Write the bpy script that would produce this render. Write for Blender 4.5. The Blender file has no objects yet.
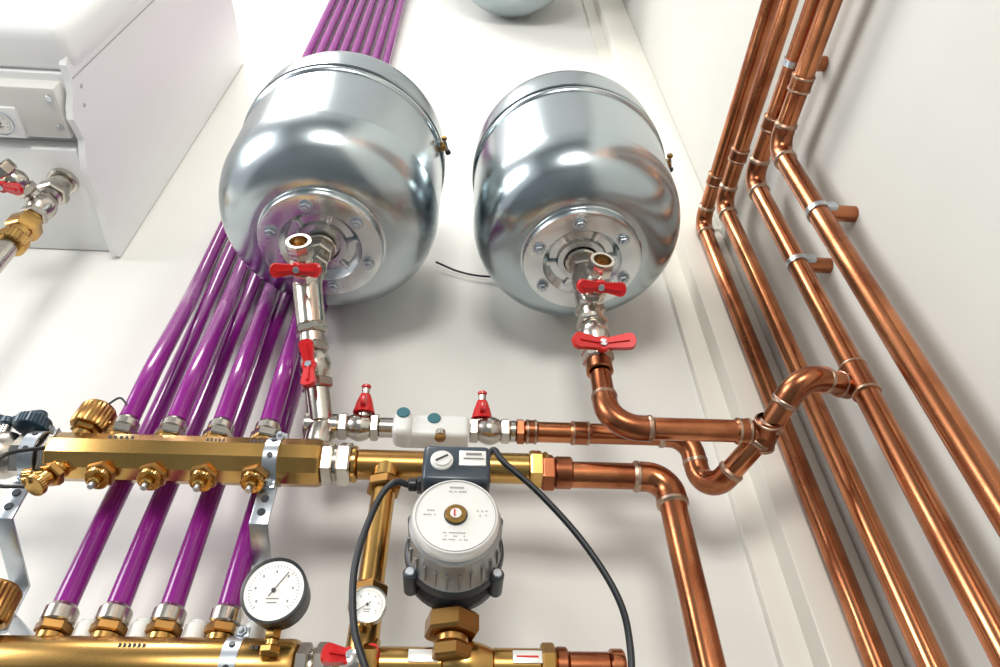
import bpy, bmesh, math, random
from mathutils import Vector, Matrix
random.seed(3)
ZO=0.6
V=Vector
WY=0.745   # front wall plane
WX=0.41    # right wall plane

# ---------------- materials ----------------
def newmat(name):
    m=bpy.data.materials.new(name); m.use_nodes=True
    return m, m.node_tree, m.node_tree.nodes['Principled BSDF']
def setp(b,**k):
    for a,v in k.items():
        a=a.replace('_',' ')
        if a in b.inputs: b.inputs[a].default_value=v
def mat(name,c1,c2=None,metal=0,r1=.4,r2=None,scale=12,bump=0,coat=0,detail=3,stretch=(1,1,1)):
    m,nt,b=newmat(name)
    c2=c2 or c1; r2=r1 if r2 is None else r2
    tc=nt.nodes.new('ShaderNodeTexCoord'); mp=nt.nodes.new('ShaderNodeMapping')
    mp.inputs['Scale'].default_value=stretch
    nz=nt.nodes.new('ShaderNodeTexNoise'); nz.inputs['Scale'].default_value=scale; nz.inputs['Detail'].default_value=detail
    nt.links.new(tc.outputs['Object'],mp.inputs[0]); nt.links.new(mp.outputs[0],nz.inputs['Vector'])
    rp=nt.nodes.new('ShaderNodeValToRGB'); rp.color_ramp.elements[0].position=.35; rp.color_ramp.elements[1].position=.65
    rp.color_ramp.elements[0].color=(*c1,1); rp.color_ramp.elements[1].color=(*c2,1)
    nt.links.new(nz.outputs['Fac'],rp.inputs[0]); nt.links.new(rp.outputs[0],b.inputs['Base Color'])
    mr=nt.nodes.new('ShaderNodeMapRange'); mr.inputs['From Min'].default_value=.3; mr.inputs['From Max'].default_value=.7
    mr.inputs['To Min'].default_value=r1; mr.inputs['To Max'].default_value=r2
    nt.links.new(nz.outputs['Fac'],mr.inputs[0]); nt.links.new(mr.outputs[0],b.inputs['Roughness'])
    setp(b,Metallic=metal,Coat_Weight=coat)
    if bump:
        bp=nt.nodes.new('ShaderNodeBump'); bp.inputs['Strength'].default_value=bump; bp.inputs['Distance'].default_value=.01
        nt.links.new(nz.outputs['Fac'],bp.inputs['Height']); nt.links.new(bp.outputs[0],b.inputs['Normal'])
    return m
M={}
M['wall']=mat('wall_paint',(.81,.80,.76),(.84,.83,.79),r1=.75,scale=3)
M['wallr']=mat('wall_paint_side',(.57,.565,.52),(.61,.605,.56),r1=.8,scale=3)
M['wallb']=mat('wall_paint_back',(.15,.175,.19),(.19,.215,.23),r1=.8,scale=3)
M['trim']=mat('trim_paint',(.82,.79,.71),(.85,.82,.74),r1=.35,scale=4)
M['floor']=mat('floor_screed',(.06,.072,.082),(.09,.105,.115),r1=.6,scale=6)
M['ceil']=mat('ceiling_paint',(.8,.8,.8),r1=.8)
M['copper']=mat('copper',(.60,.235,.105),(.29,.095,.042),metal=1,r1=.15,r2=.30,scale=16,bump=.03,detail=5)
M['copperd']=mat('copper_fitting',(.44,.165,.075),(.24,.08,.038),metal=1,r1=.2,r2=.34,scale=20,bump=.02)
M['solder']=mat('solder',(.54,.40,.30),(.38,.24,.17),metal=1,r1=.35,scale=60)
M['brass']=mat('brass',(.60,.365,.12),(.42,.24,.072),metal=1,r1=.18,r2=.32,scale=14,bump=.02)
M['brassd']=mat('brass_dull',(.46,.25,.08),(.32,.165,.05),metal=1,r1=.25,r2=.4,scale=20)
M['nickel']=mat('nickel',(.62,.58,.51),(.48,.44,.39),metal=1,r1=.18,r2=.28,scale=20)
M['zinc']=mat('zinc_steel',(.58,.62,.66),(.48,.52,.56),metal=1,r1=.25,r2=.4,scale=30)
M['tank']=mat('tank_steel',(.36,.42,.445),(.47,.52,.54),metal=1,r1=.17,r2=.27,scale=5,bump=.08,stretch=(1,1,.35))
M['flange']=mat('flange_steel',(.56,.60,.61),(.72,.74,.74),metal=1,r1=.18,r2=.30,scale=25)
M['purple']=mat('purple_pex',(.205,.007,.185),(.25,.010,.225),r1=.2,scale=10,coat=.3)
M['red']=mat('red_handle',(.58,.008,.012),(.64,.015,.015),r1=.28,scale=10,coat=.3)
M['black']=mat('black_plastic',(.012,.012,.014),(.02,.02,.022),r1=.35,scale=20)
M['rubber']=mat('cable_rubber',(.010,.012,.016),(.016,.018,.024),r1=.45,scale=30)
M['white']=mat('white_enamel',(.84,.86,.86),(.87,.88,.88),r1=.38,scale=3,coat=.05)
M['seam']=mat('panel_seam',(.45,.47,.48),r1=.5)
M['wplast']=mat('white_plastic',(.72,.72,.69),(.76,.76,.73),r1=.35,scale=8)
M['face']=mat('dial_face',(.84,.83,.78),(.87,.86,.82),r1=.4,scale=8)
M['ink']=mat('ink',(.03,.03,.035),r1=.5)
M['inkl']=mat('ink_light',(.22,.21,.20),r1=.5)
M['grey']=mat('pump_grey',(.31,.315,.31),(.37,.37,.36),metal=.55,r1=.33,r2=.42,scale=20)
M['dark']=mat('pump_dark',(.022,.027,.034),(.040,.045,.052),r1=.4,scale=30)
M['bluegrey']=mat('terminal_box',(.022,.036,.050),(.035,.050,.068),r1=.3,scale=12)
M['label']=mat('label_plate',(.74,.73,.70),(.79,.78,.75),metal=.3,r1=.32,scale=20)
M['teal']=mat('teal_mark',(.05,.16,.19),r1=.3)
M['blue']=mat('blue_handle',(.015,.04,.065),(.02,.055,.085),r1=.3)

# ---------------- builder ----------------
def frame(ax,hint=None):
    ax=V(ax).normalized()
    h=V(hint) if hint else (V((0,0,1)) if abs(ax.z)<.9 else V((1,0,0)))
    u=(h-ax*h.dot(ax)).normalized(); w=ax.cross(u)
    return ax,u,w
class B:
    def __init__(s): s.v=[];s.f=[];s.m=[];s.mats=[]
    def mi(s,k):
        if k not in s.mats: s.mats.append(k)
        return s.mats.index(k)
    def add(s,vs,fs,k):
        o=len(s.v); s.v+= [V(p) for p in vs]; i=s.mi(k)
        for f in fs: s.f.append([o+j for j in f]); s.m.append(i)
    def lathe(s,o,ax,prof,k,seg=32,hint=None,knurl=0,phase=0):
        o=V(o); ax,u,w=frame(ax,hint); vs=[];rings=[]
        for r,h in prof:
            if r<1e-6: rings.append([len(vs)]); vs.append(o+ax*h)
            else:
                st=len(vs)
                for i in range(seg):
                    a=2*math.pi*i/seg+phase; rr=r*(1-knurl*(i%2))
                    vs.append(o+ax*h+u*math.cos(a)*rr+w*math.sin(a)*rr)
                rings.append(list(range(st,st+seg)))
        fs=[]
        for a,b in zip(rings,rings[1:]):
            if len(a)==1 and len(b)==1: continue
            for i in range(seg):
                j=(i+1)%seg
                if len(a)==1: fs.append([a[0],b[j],b[i]])
                elif len(b)==1: fs.append([a[i],a[j],b[0]])
                else: fs.append([a[i],a[j],b[j],b[i]])
        s.add(vs,fs,k)
    def sweep(s,path,r,k,seg=20,caps=True):
        path=[V(p) for p in path]; n=len(path)
        t=[]
        for i in range(n):
            a=path[max(i-1,0)]; b=path[min(i+1,n-1)]; t.append((b-a).normalized())
        _,u,_=frame(t[0]); vs=[];fs=[]
        for i in range(n):
            u=(u-t[i]*u.dot(t[i])).normalized(); w=t[i].cross(u)
            rr=r[i] if isinstance(r,(list,tuple)) else r
            for j in range(seg):
                a=2*math.pi*j/seg; vs.append(path[i]+u*math.cos(a)*rr+w*math.sin(a)*rr)
        for i in range(n-1):
            for j in range(seg):
                j2=(j+1)%seg; fs.append([i*seg+j,i*seg+j2,(i+1)*seg+j2,(i+1)*seg+j])
        if caps: fs.append(list(range(seg))[::-1]); fs.append([(n-1)*seg+j for j in range(seg)])
        s.add(vs,fs,k)
    def rbox(s,c,size,k,bev=.002,rot=None,segs=2):
        bm=bmesh.new(); bmesh.ops.create_cube(bm,size=1)
        for v in bm.verts: v.co=V((v.co.x*size[0],v.co.y*size[1],v.co.z*size[2]))
        if bev>0: bmesh.ops.bevel(bm,geom=list(bm.edges),offset=bev,segments=segs,profile=.5,affect='EDGES')
        bm.verts.index_update(); R=rot if rot else Matrix.Identity(3)
        vs=[V(c)+R@v.co for v in bm.verts]; fs=[[v.index for v in f.verts] for f in bm.faces]; bm.free()
        s.add(vs,fs,k)
    def obox(s,c,ax,hint,size,k,bev=.0008):
        a,u,w=frame(ax,hint); R=Matrix((a,u,w)).transposed(); s.rbox(c,size,k,bev,R)
    def extr(s,poly,a,b,k):
        n=len(poly); vs=[V(p)+V(a) for p in poly]+[V(p)+V(b) for p in poly]
        fs=[list(range(n))[::-1],[n+i for i in range(n)]]
        for i in range(n): j=(i+1)%n; fs.append([i,j,n+j,n+i])
        s.add(vs,fs,k)
    def stack(s,o,ax,items,hint=None,sc=1.0):
        o=V(o); ax=V(ax).normalized(); c=0
        for it in items:
            kd,r,l,k=it[:4]; r=r*sc; p=o+ax*c; ch=min(.0015,l*.25,r*.2)
            if kd=='c': s.lathe(p,ax,[(0,0),(r-ch,0),(r,ch),(r,l-ch),(r-ch,l),(0,l)],k,28)
            elif kd=='h': s.lathe(p,ax,[(0,0),(r*.9,0),(r,l*.15),(r,l*.85),(r*.9,l),(0,l)],k,6,hint,phase=.3)
            elif kd=='m':
                pr=[(0,0),(r*.93,0),(r,.004),(r,l-.004),(r*.93,l),(0,l)]
                s.lathe(p,ax,pr,k,10,hint,phase=.1)
            elif kd=='k': s.lathe(p,ax,[(0,0),(r*.93,0),(r,l*.08),(r,l*.92),(r*.93,l),(0,l)],k,56,knurl=.05)
            elif kd=='b': s.lathe(p,ax,[(0,0)]+[(r*(.72+.28*math.sin(math.pi*i/10)),l*i/10) for i in range(11)]+[(0,l)],k,28)
            elif kd=='n': s.lathe(p,ax,[(0,0),(r,0),(it[4],l),(0,l)],k,28)
            elif kd=='t':
                n=max(3,int(l/.002)); pr=[(0,0)]
                for i in range(n): pr+=[(r*.93,l*i/n),(r,l*(i+.5)/n)]
                s.lathe(p,ax,pr+[(0,l)],k,24)
            elif kd=='o':
                s.lathe(p,ax,[(0,0),(r*.92,0),(r,l*.12),(r,l*.85),(r*.94,l)],k,8,hint)
                s.lathe(p,ax,[(r*.94,l),(r*.70,l),(r*.66,l*.55)],k,24)
                s.lathe(p,ax,[(r*.66,l*.55),(r*.62,l*.4),(0,l*.4)],'brassd',24)
            c+=l
        return o+ax*c
    def bfly(s,p,n,w,L=.027,k='red',sc=1.0):
        n=V(n).normalized(); w=V(w); w=(w-n*w.dot(n)).normalized(); p=V(p)
        s.stack(p,n,[('c',.0052*sc,.012,'nickel'),('c',.0082*sc,.008,k),('h',.0042*sc,.002,'zinc')])
        q=p+n*.0155; x=n.cross(w)
        for sg in (1,-1):
            d=(w*sg+n*.30).normalized(); nn=(n-d*n.dot(d)).normalized()
            a=q+d*.002; b=q+d*L
            h1,h2,t=.0052*sc,.0082*sc,.003*sc
            pts=[a-x*h1,a+x*h1]
            for i in range(7):
                an=math.pi*i/6; pts.append(b+x*(h2*math.cos(an))+d*(h2*.75*math.sin(an)))
            s.extr(pts,-nn*t,nn*t,k)
            s.extr([a+x*.0012,a-x*.0012,b-x*.0012,b+x*.0012],nn*t,nn*(t+.0022),k)
    def conehandle(s,p):
        n=V((0,-.35,.94)).normalized(); p=V(p)
        s.stack(p,n,[('c',.007,.006,'nickel'),('n',.0125,.012,'red',.0095),('n',.0095,.010,'red',.006),('c',.0045,.008,'nickel'),('c',.0055,.004,'red')])
        s.obox(p+n*.017,n,(0,1,0),(.012,.040,.007),'red',.002)
    def done(s,name,ang=33):
        me=bpy.data.meshes.new(name); me.from_pydata([(p.x,p.y,p.z+ZO) for p in s.v],[],s.f)
        for k in s.mats: me.materials.append(M[k])
        me.polygons.foreach_set('material_index',s.m)
        bm=bmesh.new(); bm.from_mesh(me); bmesh.ops.recalc_face_normals(bm,faces=bm.faces); bm.to_mesh(me); bm.free()
        me.polygons.foreach_set('use_smooth',[True]*len(me.polygons))
        me.set_sharp_from_angle(angle=math.radians(ang)); me.update()
        ob=bpy.data.objects.new(name,me); bpy.context.collection.objects.link(ob); return ob

def fillet(pts,R,n=10):
    pts=[V(p) for p in pts]; out=[pts[0]]; arcs=[]
    for i in range(1,len(pts)-1):
        p=pts[i]; a=(pts[i-1]-p); b=(pts[i+1]-p); la,lb=a.length,b.length; a.normalize(); b.normalize()
        th=a.angle(b)
        if th>math.radians(176): out.append(p); continue
        Rr=R; L=Rr/math.tan(th/2); mx=.48*min(la,lb)
        if L>mx: L=mx; Rr=L*math.tan(th/2)
        c=p+(a+b).normalized()*(Rr/math.sin(th/2)); s0=p+a*L-c; s1=p+b*L-c
        tot=s0.angle(s1); axis=s0.cross(s1).normalized()
        arc=[c+Matrix.Rotation(tot*j/n,3,axis)@s0 for j in range(n+1)]
        out+=arc; arcs.append((a,b,arc))
    out.append(pts[-1]); return out,arcs
def cpipe(b,pts,r,R=.026,k='copper',kf='copperd',fit=True,ext=.010,fr=1.14):
    path,arcs=fillet(pts,R); b.sweep(path,r,k,24)
    if fit:
        for a,c,arc in arcs:
            e=[arc[0]+a*ext]+arc+[arc[-1]+c*ext]
            b.sweep(e,r*fr,kf,24)
            for q,d in ((e[0],a),(e[-1],c)):
                b.lathe(q-d*.004,d,[(r*fr,0),(r*fr*1.05,.001),(r*fr*1.05,.004),(r*1.0,.0065)],'solder',24)
def coupler(b,p,ax,r,l=.024,k='copperd'):
    ax=V(ax).normalized(); p=V(p)-ax*l/2
    b.lathe(p,ax,[(r,-.002),(r*1.13,0),(r*1.13,l),(r,l+.002)],k,24)
    for h in (0,l-.003): b.lathe(p+ax*h,ax,[(r*1.12,0),(r*1.19,.0005),(r*1.19,.0025),(r*1.12,.003)],'solder',24)
def catmull(P,n=10):
    P=[V(p) for p in P]; P=[2*P[0]-P[1]]+P+[2*P[-1]-P[-2]]; out=[]
    for i in range(1,len(P)-2):
        for j in range(n):
            t=j/n; a,b,c,d=P[i-1],P[i],P[i+1],P[i+2]
            out.append(.5*((2*b)+(-a+c)*t+(2*a-5*b+4*c-d)*t*t+(-a+3*b-3*c+d)*t**3))
    out.append(P[-2]); return out
def gauge(b,c,ax,r,depth,case='black',hint=(0,0,1),needle=2.2,ink='inkl'):
    ax,u,w=frame(ax,hint); c=V(c)
    b.lathe(c,-ax,[(r*.90,.0),(r*.92,-.001),(r,-.0015),(r*1.0,.003),(r*.97,depth*.5),(r*.93,depth),(0,depth)],case,40)
    b.lathe(c,ax,[(0,.0002),(r*.93,.0002)],'face',40)
    for i in range(37):
        a=math.radians(-135+270*i/36); d=u*math.cos(a)+w*math.sin(a); L=r*(.12 if i%6==0 else .06)
        b.obox(c+d*(r*.78-L/2)+ax*.0005,d,ax,(L,.0002,r*.014),ink,0)
    for i in range(7):
        a=math.radians(-125+250*i/6); d=u*math.cos(a)+w*math.sin(a)
        b.obox(c+d*r*.57+ax*.0005,u,ax,(r*.07,.0002,r*.05),ink,0)
    for j in range(2): b.obox(c-u*r*(.25+.12*j)+ax*.0005,w,ax,(r*(.4-.1*j),.0002,r*.03),ink,0)
    d=u*math.cos(needle)+w*math.sin(needle)
    b.obox(c+d*r*.22+ax*.0012,d,ax,(r*.9,.0004,r*.025),'ink',0)
    b.lathe(c,ax,[(r*.07,0),(r*.07,.0015),(0,.0017)],'ink',16)

# ---------------- room ----------------
def slab(name,c,size,k):
    b=B(); b.rbox(c,size,k,0); return b.done(name)
X0,Y0=-2.6,-2.6; ZF,ZC=-.6,2.7
slab('wall_front',((X0+WX)/2,WY+.05,(ZF+ZC)/2),(WX-X0+.2,.1,ZC-ZF),'wall')
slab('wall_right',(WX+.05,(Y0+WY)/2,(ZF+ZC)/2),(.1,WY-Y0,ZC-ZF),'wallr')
slab('wall_back',((X0+WX)/2,Y0-.05,(ZF+ZC)/2),(WX-X0+.2,.1,ZC-ZF),'wallb')
slab('floor',((X0+WX)/2,(Y0+WY)/2,ZF-.05),(WX-X0+.2,WY-Y0+.2,.1),'floor')
slab('ceiling',((X0+WX)/2,(Y0+WY)/2,ZC+.05),(WX-X0+.2,WY-Y0+.2,.1),'ceil')
b=B()
b.rbox(((.298+WX)/2,WY-.006,(ZF+ZC)/2),(WX-.298,.012,ZC-ZF),'trim',.001)
b.rbox(((.330+WX)/2,WY-.022,(ZF+ZC)/2),(WX-.330,.044,ZC-ZF),'trim',.003)
b.done('trim_1')
b=B(); p=[(WX,.70,1.05),(WX-.02,.70,1.05),(WX-.028,.70,1.058),(WX-.03,.70,1.07)]
b.sweep(catmull(p,5),.003,'wplast',10); b.lathe((WX,.70,1.05),(-1,0,0),[(.008,0),(.008,.002),(0,.003)],'wplast',16)
b.done('wall_hook')

# ---------------- boiler ----------------
b=B()
xr,xl=-.626,-1.12; zb,zt=.950,1.77
prof=[(.743,zb+.004),(.735,zb-.004),(.70,zb-.004),(.665,zb+.002),(.63,zb+.006),(.60,zb+.002),(.575,zb+.004),(.555,zb+.016),(.54,zb+.024),(.52,zb+.020),(.505,zb+.016),(.49,zb+.024),(.475,zb+.040),(.455,zb+.045),(.437,zb+.046)]
poly=[(0,y,z) for y,z in prof]+[(0,.425,zb+.06),(0,.425,zt),(0,.743,zt)]
b.extr(poly,(xr-.010,0,0),(xr,0,0),'white'); b.extr(poly,(xl,0,0),(xl+.010,0,0),'white')
b.rbox(((xr+xl)/2,.595,(zb+.045+zt)/2),(xr-xl-.012,.29,zt-zb-.05),'white',.004)
b.rbox(((xr+xl)/2,.420,(zb+.05+zt)/2),(xr-xl+.012,.07,zt-zb-.05),'white',.022,segs=4)
b.rbox((xr+.0002,.4575,(zb+.05+zt)/2),(.001,.002,zt-zb-.05),'seam',0)
b.rbox(((xr+xl)/2-.0,.50,zb+.035),(xr-xl-.03,.08,.03),'wplast',.006)
b.rbox(((xr+xl)/2-.0,.65,zb+.032),(xr-xl-.03,.19,.03),'white',.006)
b.rbox((-.732,.515,zb+.0185),(.055,.048,.006),'white',.002)
gauge(b,(-.732,.515,zb+.0135),(0,0,-1),.018,.004,'zinc',hint=(0,-1,0),ink='ink')
b.obox(V((-.738,.519,zb+.0125)),(1,.6,0),(0,0,1),(.008,.0006,.0018),'red',0)
for y in (.475,.52):
    b.stack((xr-.025,y,zb+.020),(0,0,-1),[('c',.005,.003,'zinc')])
b.stack((xr-.001,.475,zb+.065),(1,0,0),[('c',.003,.003,'zinc')])
b.stack((xr-.001,.50,zb+.055),(1,0,0),[('c',.003,.003,'zinc')])
b.done('wall_boiler')
b=B()
o=V((-.676,.608,zb+.020))
e=b.stack(o,(0,0,-1),[('c',.022,.012,'nickel'),('c',.017,.018,'nickel'),('h',.022,.018,'nickel'),('t',.015,.012,'nickel'),('b',.020,.035,'nickel'),('h',.018,.012,'nickel'),('c',.014,.01,'brass'),('h',.022,.028,'brass'),('c',.018,.012,'brass'),('k',.020,.018,'brass'),('c',.013,.17,'nickel')])
t=o+V((0,0,-.073)); 
b.stack(t,(-.50,-.82,0),[('c',.012,.024,'nickel'),('h',.016,.010,'nickel'),('b',.017,.024,'nickel'),('o',.017,.016,'nickel')])
b.bfly(t+V((-.50,-.82,0)).normalized()*.050+V((0,0,-.012)),(0,-.2,-1),(1,.0,0),.026)
b.done('boiler_shutoff_valve')
b=B(); cpipe(b,[(-.75,.70,zt),(-.75,.70,ZC)],.012,fit=False); b.done('boiler_flue_pipe')

# ---------------- purple pipes ----------------
UX=[-.41,-.36,-.31,-.26]; LX=[-.415,-.367,-.318,-.266]
UX=[x*.985+.002 for x in UX]; LX=[x*.985+.006 for x in LX]
UZ,UY=.439,.60; LZ,LY=.249,.64
WXS=[-.474,-.445,-.416,-.387,-.358,-.329,-.300,-.271]
b=B()
for i in range(4):
    xu,xl_=UX[i],LX[i]; wu,wl=WXS[2*i],WXS[2*i+1]
    b.sweep(catmull([(xu,UY,UZ+.05),(xu,UY,.57),(xu*.6+wu*.4,.655,.72),(wu,.731,.92),(wu,.731,1.3),(wu,.731,2.0),(wu,.731,ZC)],14),.0107,'purple',18)
    b.sweep(catmull([(xl_,LY,LZ+.05),(xl_,LY+.002,.40),(xl_,LY+.01,.52),(xl_*.5+wl*.5,.69,.72),(wl,.731,.9),(wl,.731,1.3),(wl,.731,2.0),(wl,.731,ZC)],14),.0107,'purple',18)
b.done('underfloor_pipe_bundle')

# ---------------- manifolds ----------------
def bracket(b,x):
    for (y,z,R) in ((UY,UZ,.0252),(LY,LZ,.0262)):
        b.lathe((x-.007,y,z),(1,0,0),[(R-.002,0),(R,0),(R,.014),(R-.002,.014)],'zinc',32)
        for s in (1,-1):
            b.rbox((x,y,z+s*(R+.004)),(.014,.010,.010),'zinc',.001)
            b.stack((x,y-.004,z+s*(R+.004)),(0,-1,0),[('h',.005,.004,'zinc'),('c',.0025,.004,'zinc')])
        for a in (-20,25):
            d=V((0,-math.cos(math.radians(a)),math.sin(math.radians(a))))
            b.stack(V((x,y,z))+d*R,d,[('c',.0028,.0012,'dark')])
    P=[(UY,UZ-.028),(UY,UZ-.072),(LY+.035,UZ-.10),(LY+.035,LZ+.045),(LY+.005,LZ+.028)]
    for (y1,z1),(y2,z2) in zip(P,P[1:]):
        a=V((0,y2-y1,z2-z1)); b.obox(V((x,(y1+y2)/2,(z1+z2)/2)),a,(1,0,0),(a.length+.002,.018,.003),'zinc',.0008)
    for z in (UZ-.045,UZ-.06): b.stack((x,UY-.001,z),(0,-1,0),[('c',.004,.002,'dark')])
    b.obox(V((x,(LY+.035+WY)/2,LZ+.06)),(0,1,0),(1,0,0),(WY-LY-.036,.02,.003),'zinc',.0005)
b=B()
b.stack((-.456,UY,UZ),(1,0,0),[('m',.0244,.215,'brass'),('c',.020,.006,'brass'),('m',.0244,.046,'brass')])
b.stack((-.189,UY,UZ),(1,0,0),[('h',.022,.012,'nickel'),('c',.018,.004,'nickel'),('h',.0235,.014,'nickel'),('c',.019,.006,'brass'),('c',.0155,.11,'brassd'),('h',.02,.012,'brass'),('c',.016,.056,'brass'),('h',.0205,.014,'brass'),('c',.018,.005,'brassd')])
b.stack((-.456,UY,UZ),(-1,0,0),[('h',.022,.012,'nickel'),('c',.019,.004,'nickel'),('h',.025,.018,'nickel'),('b',.024,.03,'nickel'),('c',.015,.08,'nickel')])
for x in UX:
    b.stack((x,UY,UZ+.018),(0,0,1),[('c',.0125,.008,'brass'),('h',.0155,.010,'nickel'),('c',.0135,.010,'nickel'),('n',.012,.004,'nickel',.010)])
    b.stack((x+.004,UY-.006,UZ-.018),(0,-.35,-.93),[('c',.009,.006,'brass'),('h',.0145,.007,'brassd'),('k',.0115,.006,'brass'),('c',.006,.006,'brass'),('c',.003,.006,'zinc')])
for i,(x,w) in enumerate(((-.388,.022),(-.295,.016),(-.252,.016))):
    for j in range(5):
        b.rbox((x-w/2+w*j/4,UY-.0222,UZ+.0085),(w/9,.0012,.0045),'ink',0)
bracket(b,-.237); bracket(b,-.472)
e=b.stack((-.441,UY,UZ+.02),(.12,0,1),[('c',.011,.010,'brass'),('h',.015,.006,'brass'),('k',.019,.026,'brassd'),('c',.016,.003,'brassd')])
b.sweep(catmull([(-.425,UY-.01,UZ+.062),(-.415,UY-.012,UZ+.07),(-.405,UY-.01,UZ+.062)],6),.0012,'ink',8)
b.stack((-.440,UY-.006,UZ-.018),(-.25,-.35,-.9),[('c',.010,.008,'brass'),('h',.013,.008,'brassd'),('c',.008,.012,'brass'),('k',.011,.006,'brass')])
b.stack((-.446,UY-.014,UZ-.034),(-.9,-.2,-.3),[('c',.006,.010,'brass'),('k',.009,.008,'brass')])
b.sweep(catmull([(-.455,UY-.02,UZ-.05),(-.475,UY-.03,UZ-.055),(-.487,UY-.03,UZ-.035),(-.48,UY-.03,UZ-.02),(-.45,UY-.03,UZ-.012)],8),.002,'black',8)
b.stack((-.487,UY-.012,UZ+.024),(0,-.1,1),[('k',.017,.012,'blue'),('c',.010,.006,'blue')])
b.bfly((-.515,UY-.005,UZ+.020),(0,-.2,1),(1,0,0),.03,'blue')
b.done('heating_manifold')
b=B()
b.stack((-.50,LY,LZ),(1,0,0),[('m',.0258,.316,'brass'),('h',.022,.012,'nickel'),('c',.018,.004,'nickel'),('h',.0225,.012,'nickel')])
for x in LX:
    b.stack((x,LY,LZ+.02),(0,0,1),[('c',.0125,.008,'brass'),('h',.0155,.009,'brassd'),('c',.0148,.014,'nickel'),('n',.0135,.004,'nickel',.010)])
    b.stack((x+.026,LY+.006,LZ+.018),(0,0,1),[('c',.008,.006,'wplast'),('c',.0105,.016,'wplast'),('c',.008,.003,'wplast')])
e=b.stack((-.460,LY-.01,LZ+.018),(0,0,1),[('c',.012,.008,'brass'),('h',.016,.008,'brass'),('k',.0195,.030,'brassd'),('c',.016,.003,'brassd')])
for i,x in enumerate((-.33,-.22)):
    for j in range(6): b.rbox((x+.004*j,LY-.0236,LZ+.0085),(.0022,.0012,.0045),'ink',0)
b.done('heating_manifold')

# ---------------- lower connection line ----------------
BY,BZ=.588,.233
b=B()
b.sweep(catmull([(-.155,LY,LZ),(-.147,LY-.005,LZ-.002),(-.128,BY+.004,BZ+.001),(-.115,BY,BZ)],6),.0155,'nickel',24)
b.bfly((-.130,.596,.234),(0,-1,.1),(1,0,.0),.018)
b.stack((-.122,BY,BZ),(1,0,0),[('h',.020,.014,'brass'),('c',.014,.052,'brass'),('b',.019,.04,'brass'),('c',.014,.04,'brass'),('h',.0185,.012,'brass'),('c',.0155,.01,'copperd'),('c',.012,.035,'copper'),('c',.0145,.012,'copperd')])
for x in (-.072,.012): b.obox(V((x,BY-.0146,BZ+.002)),(1,0,0),(0,0,1),(.024,.010,.001),'label',.0003)
b.obox(V((.012,BY-.0153,BZ+.002)),(1,0,0),(0,0,1),(.018,.0015,.0004),'red',0)
b.done('lower_brass_connection')
b=B()
b.stack((-.123,UY,UZ),(0,-.06,-1),[('c',.0145,.022,'brass'),('h',.018,.012,'brassd'),('c',.0118,.104,'brass'),('h',.0165,.014,'brassd'),('c',.0135,.05,'brass')])
b.done('brass_bypass_pipe')
b=B(); gauge(b,(-.120,.562,.271),(0,-1,0),.0160,.008,'nickel'); b.stack((-.120,.57,.271),(0,1,0),[('c',.006,.018,'brass')]); b.done('dial_thermometer')
b=B(); gauge(b,(-.203,.580,.291),(-.05,-1,-.15),.0280,.026,'black',needle=-.6)
b.stack((-.201,.602,.267),(0,.1,-1),[('h',.007,.008,'brass'),('c',.005,.006,'brass'),('h',.009,.006,'brass')]); b.done('pressure_gauge')

# ---------------- pump ----------------
b=B(); px,pz,py=-.050,.311,.490
b.lathe((px,py,pz),(0,1,0),[(0,-.001),(.0335,-.001),(.035,.001),(.0355,.006),(.0355,.009)],'label',56)
b.lathe((px,py,pz),(0,1,0),[(.0355,.009),(.0375,.011),(.038,.014),(.0375,.016),(.037,.030),(.0385,.045),(.0405,.050),(.0,.052)],'grey',56)
for i in range(24):
    a=2*math.pi*(i+.5)/24; d=V((math.cos(a),0,math.sin(a)))
    b.obox(V((px,py+.037,pz))+d*.0378,(0,1,0),d,(.022,.003,.0016),'grey',0)
b.lathe((px,py,pz),(0,1,0),[(.0365,.046),(.0415,.050),(.0425,.056),(.040,.060),(.037,.066),(.041,.071),(.042,.080),(.036,.094),(.02,.102),(0,.102)],'dark',48)
for a in (35,145,215,325):
    d=V((math.cos(math.radians(a)),0,math.sin(math.radians(a))))
    b.stack(V((px,py+.046,pz))+d*.0435,(0,1,0),[('c',.006,.030,'dark')]); b.stack(V((px,py+.046,pz))+d*.0435,(0,-1,0),[('c',.004,.003,'zinc')])
b.stack((px,py-.001,pz),(0,-1,0),[('c',.0095,.0012,'ink'),('c',.0085,.0012,'brass'),('c',.0045,.001,'label')])
b.obox(V((px-.001,py-.0048,pz)),(0,0,1),(0,1,0),(.006,.0006,.0012),'red',0)
b.lathe((px,py-.0012,pz),(0,-1,0),[(.0318,0),(.0318,.0004),(.0322,.0004),(.0322,0)],'inkl',48)
for (dx,dz,w,h) in ((0,.026,.012,.0016),(0,.022,.016,.001),(-.021,.004,.008,.0008),(-.021,.0,.010,.0008),(.021,.004,.009,.0008),(.021,.0,.008,.0008),(0,-.016,.020,.0008),(0,-.019,.016,.0008),(0,-.022,.020,.0008)):
    n=max(3,int(w/.0016))
    for j in range(n):
        if random.random()<.8: b.rbox((px+dx-w/2+w*(j+.5)/n,py-.0014,pz+dz),(w/n*.6,.0004,h*.8),'inkl',0)
tb=V((px-.001,.532,.374))
b.rbox(tb,(.060,.055,.040),'bluegrey',.005,segs=3)
b.rbox(tb+V((.014,-.028,.004)),(.024,.003,.016),'label',.0008)
b.stack(tb+V((-.013,-.0265,.001)),(0,-1,0),[('c',.0100,.004,'wplast'),('c',.0080,.002,'label')])
b.obox(tb+V((-.013,-.0330,.001)),(1,0,.6),(0,1,0),(.012,.001,.0014),'ink',0)
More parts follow.
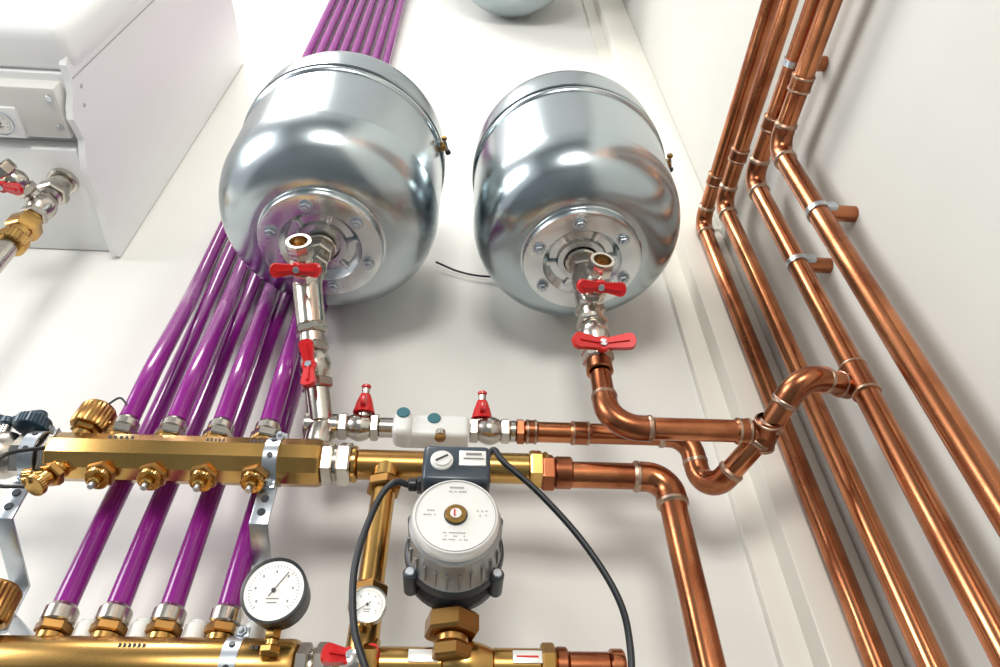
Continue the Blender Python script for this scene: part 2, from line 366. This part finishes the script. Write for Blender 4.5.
b.rbox(tb+V((.015,-.030,.008)),(.014,.0006,.002),'inkl',0); b.rbox(tb+V((.015,-.030,.003)),(.018,.0006,.001),'inkl',0)
b.rbox(tb+V((0,.006,-.022)),(.046,.045,.010),'dark',.002)
b.stack(tb+V((-.029,.005,-.002)),(-1,0,0),[('h',.008,.006,'black'),('c',.006,.008,'black')])
b.stack(tb+V((.020,.01,.018)),(.5,0,1),[('h',.008,.006,'black'),('c',.006,.008,'black')])
b.stack((px,.575,pz-.032),(0,0,-1),[('c',.015,.010,'brassd'),('h',.0235,.018,'brassd'),('c',.014,.008,'brassd'),('h',.0175,.012,'brassd')])
b.stack((px,.58,pz+.03),(0,.12,1),[('c',.015,.02,'brassd'),('h',.025,.018,'brassd'),('c',.015,.065,'brassd')])
b.done('circulation_pump')

b=B()
b.sweep(catmull([(tb.x+.027,tb.y+.01,tb.z+.032),(tb.x+.035,tb.y+.005,tb.z+.040),(-.006,.538,.400),(.026,.545,.372),(.062,.548,.325),(.088,.555,.278),(.095,.565,.24),(.090,.575,.18),(.08,.60,.0),(.08,.62,-.3),(.08,.62,-.6)],10),.0030,'rubber',12)
b.done('power_cable')
b=B()
b.sweep(catmull([(tb.x-.043,tb.y+.005,tb.z-.002),(tb.x-.056,tb.y,tb.z-.004),(-.120,.535,.35),(-.131,.538,.295),(-.126,.545,.245),(-.110,.55,.205),(-.095,.57,.15),(-.09,.62,-.05),(-.09,.62,-.6)],10),.0030,'rubber',12)
b.done('power_cable')

# ---------------- tanks ----------------
def tank(cx,cy,z0,s,clampdir=1,flange=True,sz=None):
    sz=sz or s
    b=B(); o=V((cx,cy,z0))
    P=[(.0,.004),(.024,.004),(.026,.0),(.034,0),(.036,.006),(.046,.007),(.050,.003),(.054,-.001),(.056,-.004),(.078,-.004),(.083,-.003),(.0845,.001),(.0845,.009),(.088,.011)]
    if not flange: P=[(0,.004),(.088,.011)]
    b.lathe(o,(0,0,1),[(r*s,h*sz) for r,h in P],'flange' if flange else 'tank',72)
    D=[(.086,.010),(.098,.0115),(.114,.0165),(.129,.026),(.141,.040),(.1495,.058),(.154,.078),(.155,.10),(.155,.206)]
    b.lathe(o,(0,0,1),[(p.x*s,p.y*sz) for p in catmull([(r,h,0) for r,h in D],5)],'tank',96)
    b.lathe(o,(0,0,1),[(r*s,h*sz) for r,h in [(.155,.206),(.1575,.208),(.1585,.211),(.1585,.214),(.1565,.216)]],'tank',96)
    b.lathe(o,(0,0,1),[(r*s,h*sz) for r,h in [(.1565,.216),(.1540,.217),(.1540,.221),(.1565,.222)]],'dark',96)
    b.lathe(o,(0,0,1),[(r*s,h*sz) for r,h in [(.1565,.222),(.1585,.223),(.1585,.2255),(.1575,.228),(.155,.230)]],'tank',96)
    U=[(.155,.230),(.155,.262),(.153,.28),(.146,.297),(.130,.311),(.10,.322),(.06,.33),(.02,.334),(0,.334)]
    b.lathe(o,(0,0,1),[(max(p.x,0)*s,p.y*sz) for p in catmull([(r,h,0) for r,h in U],5)],'tank',96)
    if flange:
      for i in range(6):
        a=math.radians(60*i+20); d=V((math.cos(a),math.sin(a),0))
        b.stack(o+d*.067*s+V((0,0,-.003)),(0,0,-1),[('c',.0095*s,.002,'zinc'),('h',.0075*s,.006,'zinc'),('c',.0035,.004,'zinc')])
        d=V((math.cos(a+.52),math.sin(a+.52),0))
        b.obox(o+d*.043*s+V((0,0,.004)),d,(0,0,1),(.014,.004,.006),'flange',.001)
      d=V((.96*clampdir,-.25,0)).normalized(); q=o+d*.160*s+V((0,0,.218*s))
      b.obox(q,d,(0,0,1),(.010,.016,.008),'brassd',.001); t=d.cross(V((0,0,1)))
      b.stack(q+d*.005-t*.014,t,[('h',.0045,.006,'dark'),('c',.0022,.018,'zinc'),('h',.0045,.005,'brassd')])
    b.rbox((cx,(cy+.15*s+WY)/2,z0+.14),(.05,WY-cy-.15*s,.05),'zinc',.002)
    return b
TL=V((-.241,.56,.760)); TR=V((.106,.56,.750))
b=tank(*TL,.975,sz=.99); b.done('expansion_vessel')
b=tank(*TR,.945,sz=.985); b.done('expansion_vessel')
b=tank(.055,.55,2.10,1.2,1,False); b.done('expansion_vessel')

S=1.13
b=B(); T=V((-.240,.56,.662)); E=V((-.206,.625,.513))
b.stack(TL+V((0,0,.006)),(0,0,-1),[('c',.02,.012,'nickel'),('h',.017,.014,'nickel'),('c',.012,.012,'nickel'),('h',.016,.012,'nickel'),('c',.0135,.05,'nickel')],sc=1.05)
b.stack(T+V((-.001,.016,.008)),(-.03,-1,0),[('c',.014,.034,'nickel'),('h',.0155,.010,'nickel'),('b',.0155,.024,'nickel'),('o',.0155,.020,'nickel')])
b.bfly(T+V((-.003,-.045,-.004)),(0,-.4,-.9),(1,0,.12),.024)
d=(E-T).normalized(); L=(E-T).length
b.stack(T-d*.014,d,[('c',.0155,.060,'nickel'),('h',.0175,.010,'nickel'),('c',.0142,.014,'nickel'),('h',.0165,.010,'nickel'),('b',.0165,.034,'nickel'),('h',.0165,.012,'nickel'),('c',.013,L-.126,'nickel')],sc=S)
b.bfly(T+d*.109+V((.0,-.012,-.004)),(-.2,-1,-.35),d,.025)
b.stack(E+V((-.018,.005,0)),(1,0,0),[('c',.0165,.020,'nickel'),('c',.014,.018,'nickel'),('h',.0165,.010,'nickel'),('b',.0165,.026,'nickel'),('h',.0165,.009,'nickel'),('c',.0115,.041,'nickel')])
b.lathe(E+V((0,.005,-.03)),(0,0,1),[(0,0),(.015,0),(.0165,.003),(.0165,.03)],'nickel',28)
b.conehandle(E+V((.047,-.004,.006)))
b.done('vessel_valve_train')
b=B(); T=V((TR.x,.56,.655))
b.stack(TR+V((0,0,.006)),(0,0,-1),[('c',.02,.012,'nickel'),('h',.016,.014,'nickel'),('c',.012,.012,'nickel'),('c',.0145,.062,'nickel'),('h',.0165,.010,'nickel'),('c',.013,.015,'nickel'),('h',.017,.010,'nickel'),('b',.017,.036,'nickel'),('h',.017,.012,'nickel'),('h',.0165,.014,'nickel'),('c',.0135,.016,'copperd')],sc=S)
b.stack(T+V((0,.016,.004)),(.06,-1,0),[('c',.014,.034,'nickel'),('h',.0155,.010,'nickel'),('b',.0155,.024,'nickel'),('o',.0155,.020,'nickel')])
b.bfly(T+V((.003,-.045,-.008)),(0,-.45,-.9),(1,0,-.1),.024)
b.bfly(V((TR.x+.001,.548,.566)),(0,-1,-.3),(1,0,.02),.030,sc=1.15)
b.done('vessel_valve_train')

b=B()
b.rbox((-.078,.618,.499),(.078,.028,.030),'wplast',.005,segs=3)
b.rbox((-.112,.613,.498),(.022,.032,.034),'wplast',.008,segs=4)
for x,y,z in ((-.112,.5965,.508),(-.078,.6035,.507)):
    b.lathe((x,y,z),(0,-1,0),[(0,.0012),(.0065,.0012),(.0075,0)],'teal',24)
b.stack((-.070,.605,.488),(0,-.5,-1),[('t',.006,.014,'nickel')])
b.stack((-.038,.63,.513),(1,0,0),[('h',.0155,.010,'nickel'),('b',.0165,.026,'nickel'),('h',.0155,.010,'nickel'),('c',.0125,.008,'nickel'),('h',.0155,.009,'copperd')])
b.conehandle((-.024,.626,.519))
b.done('flow_switch_box')

# ---------------- copper pipes ----------------
r=.0120
b=B()
cpipe(b,[(.022,.63,.513),(.218,.63,.513),(.225,.648,.438),(.271,.56,.463),(.297,.497,.488),(.366,.522,.50)],r,.026)
coupler(b,(.09,.63,.513),(1,0,0),r,.02); coupler(b,(.033,.63,.513),(1,0,0),r,.012)
cpipe(b,[(TR.x,.56,.54),(TR.x,.56,.465),(.271,.56,.465)],r,.034)
coupler(b,(.248,.56,.465),(1,0,0),r,.014); coupler(b,(.271,.56,.463),(.0,-.95,.2),r,.034)
coupler(b,(.353,.519,.498),(1,.3,.1),r,.014)
b.done('copper_connecting_pipe')
b=B(); r2=.0138
cpipe(b,[(.055,UY,.433),(.170,UY,.433),(.170,UY,ZF)],r2,.024)
b.stack((.037,UY,.435),(1,0,0),[('h',.0195,.014,'copperd'),('c',.017,.018,'copperd')])
b.done('copper_supply_pipe')
PV=[(.373,.688,1.052),(.373,.608,.990),(.369,.513,.904),(.366,.436,.858)]
rp=.0124
for i,(x,y,z) in enumerate(PV):
    b=B()
    cpipe(b,[(x,y,ZF),(x,y,z),(x,Y0,z)],rp,.025)
    for yy in (y-.09,): coupler(b,(x,yy,z),(0,1,0),rp,.02)
    if i==2: coupler(b,(x,y,.50),(0,0,1),rp,.04)
    sup=[]
    if i>=2: sup.append(((x,y,.70),(0,0,1)))
    if i==2: sup.append(((x,y-.175,z),(0,1,0)))
    for (p,ax) in sup:
        p=V(p); b.sweep([p+V((.008,0,0)),V((WX,p.y,p.z))],.0098,'copperd',20)
        b.lathe(p-V(ax)*.004,ax,[(rp,0),(rp+.0018,0),(rp+.0018,.008),(rp,.008)],'zinc',24)
        q=p+V((.012,0,0)); b.obox(q,(1,0,0),ax,(.014,.012,.026),'zinc',.002)
    b.done('copper_riser_pipe')
b=B(); b.sweep(catmull([(-.10,.735,.965),(-.06,.738,.945),(-.02,.738,.935),(.03,.736,.935)],8),.0018,'rubber',8); b.done('sensor_wire')

# ---------------- lights ----------------
def area(name,loc,rot,size,en,col=(1,1,1),sy=None):
    l=bpy.data.lights.new(name,'AREA'); l.shape='RECTANGLE'; l.size=size; l.size_y=sy or size; l.energy=en; l.color=col
    o=bpy.data.objects.new(name,l); o.location=(loc[0],loc[1],loc[2]+ZO); o.rotation_euler=[math.radians(a) for a in rot]; bpy.context.collection.objects.link(o)
area('ceiling_light_panel',(-1.1,-.3,2.6),(0,0,0),.9,46,(1,.98,.94),.9)
area('left_fill_light',(-2.5,-.8,1.2),(0,-80,0),1.2,50,(.97,.985,1),1.2)  # added cool fill from the open left side; no window is built there
area('rear_fill_light',(-.3,-2.2,.6),(78,0,0),.8,42,(1,.97,.91),.7)  # added warm fill behind the camera, aimed at the front wall
w=bpy.data.worlds.new('World'); bpy.context.scene.world=w; w.use_nodes=True
bg=w.node_tree.nodes['Background']; bg.inputs[0].default_value=(.94,.96,1,1); bg.inputs[1].default_value=.72

cam=bpy.data.cameras.new('Camera'); co=bpy.data.objects.new('Camera',cam); bpy.context.collection.objects.link(co)
R=Matrix.Rotation(math.radians(-4.5),4,'Z')@Matrix.Rotation(math.radians(137),4,'X')@Matrix.Rotation(math.radians(-1.2),4,'Z')
co.matrix_world=Matrix.Translation((-.050,0,ZO))@R
cam.lens=25.2; cam.sensor_width=36; cam.clip_start=.01
bpy.context.scene.camera=co
bpy.context.scene.view_settings.view_transform='Standard'
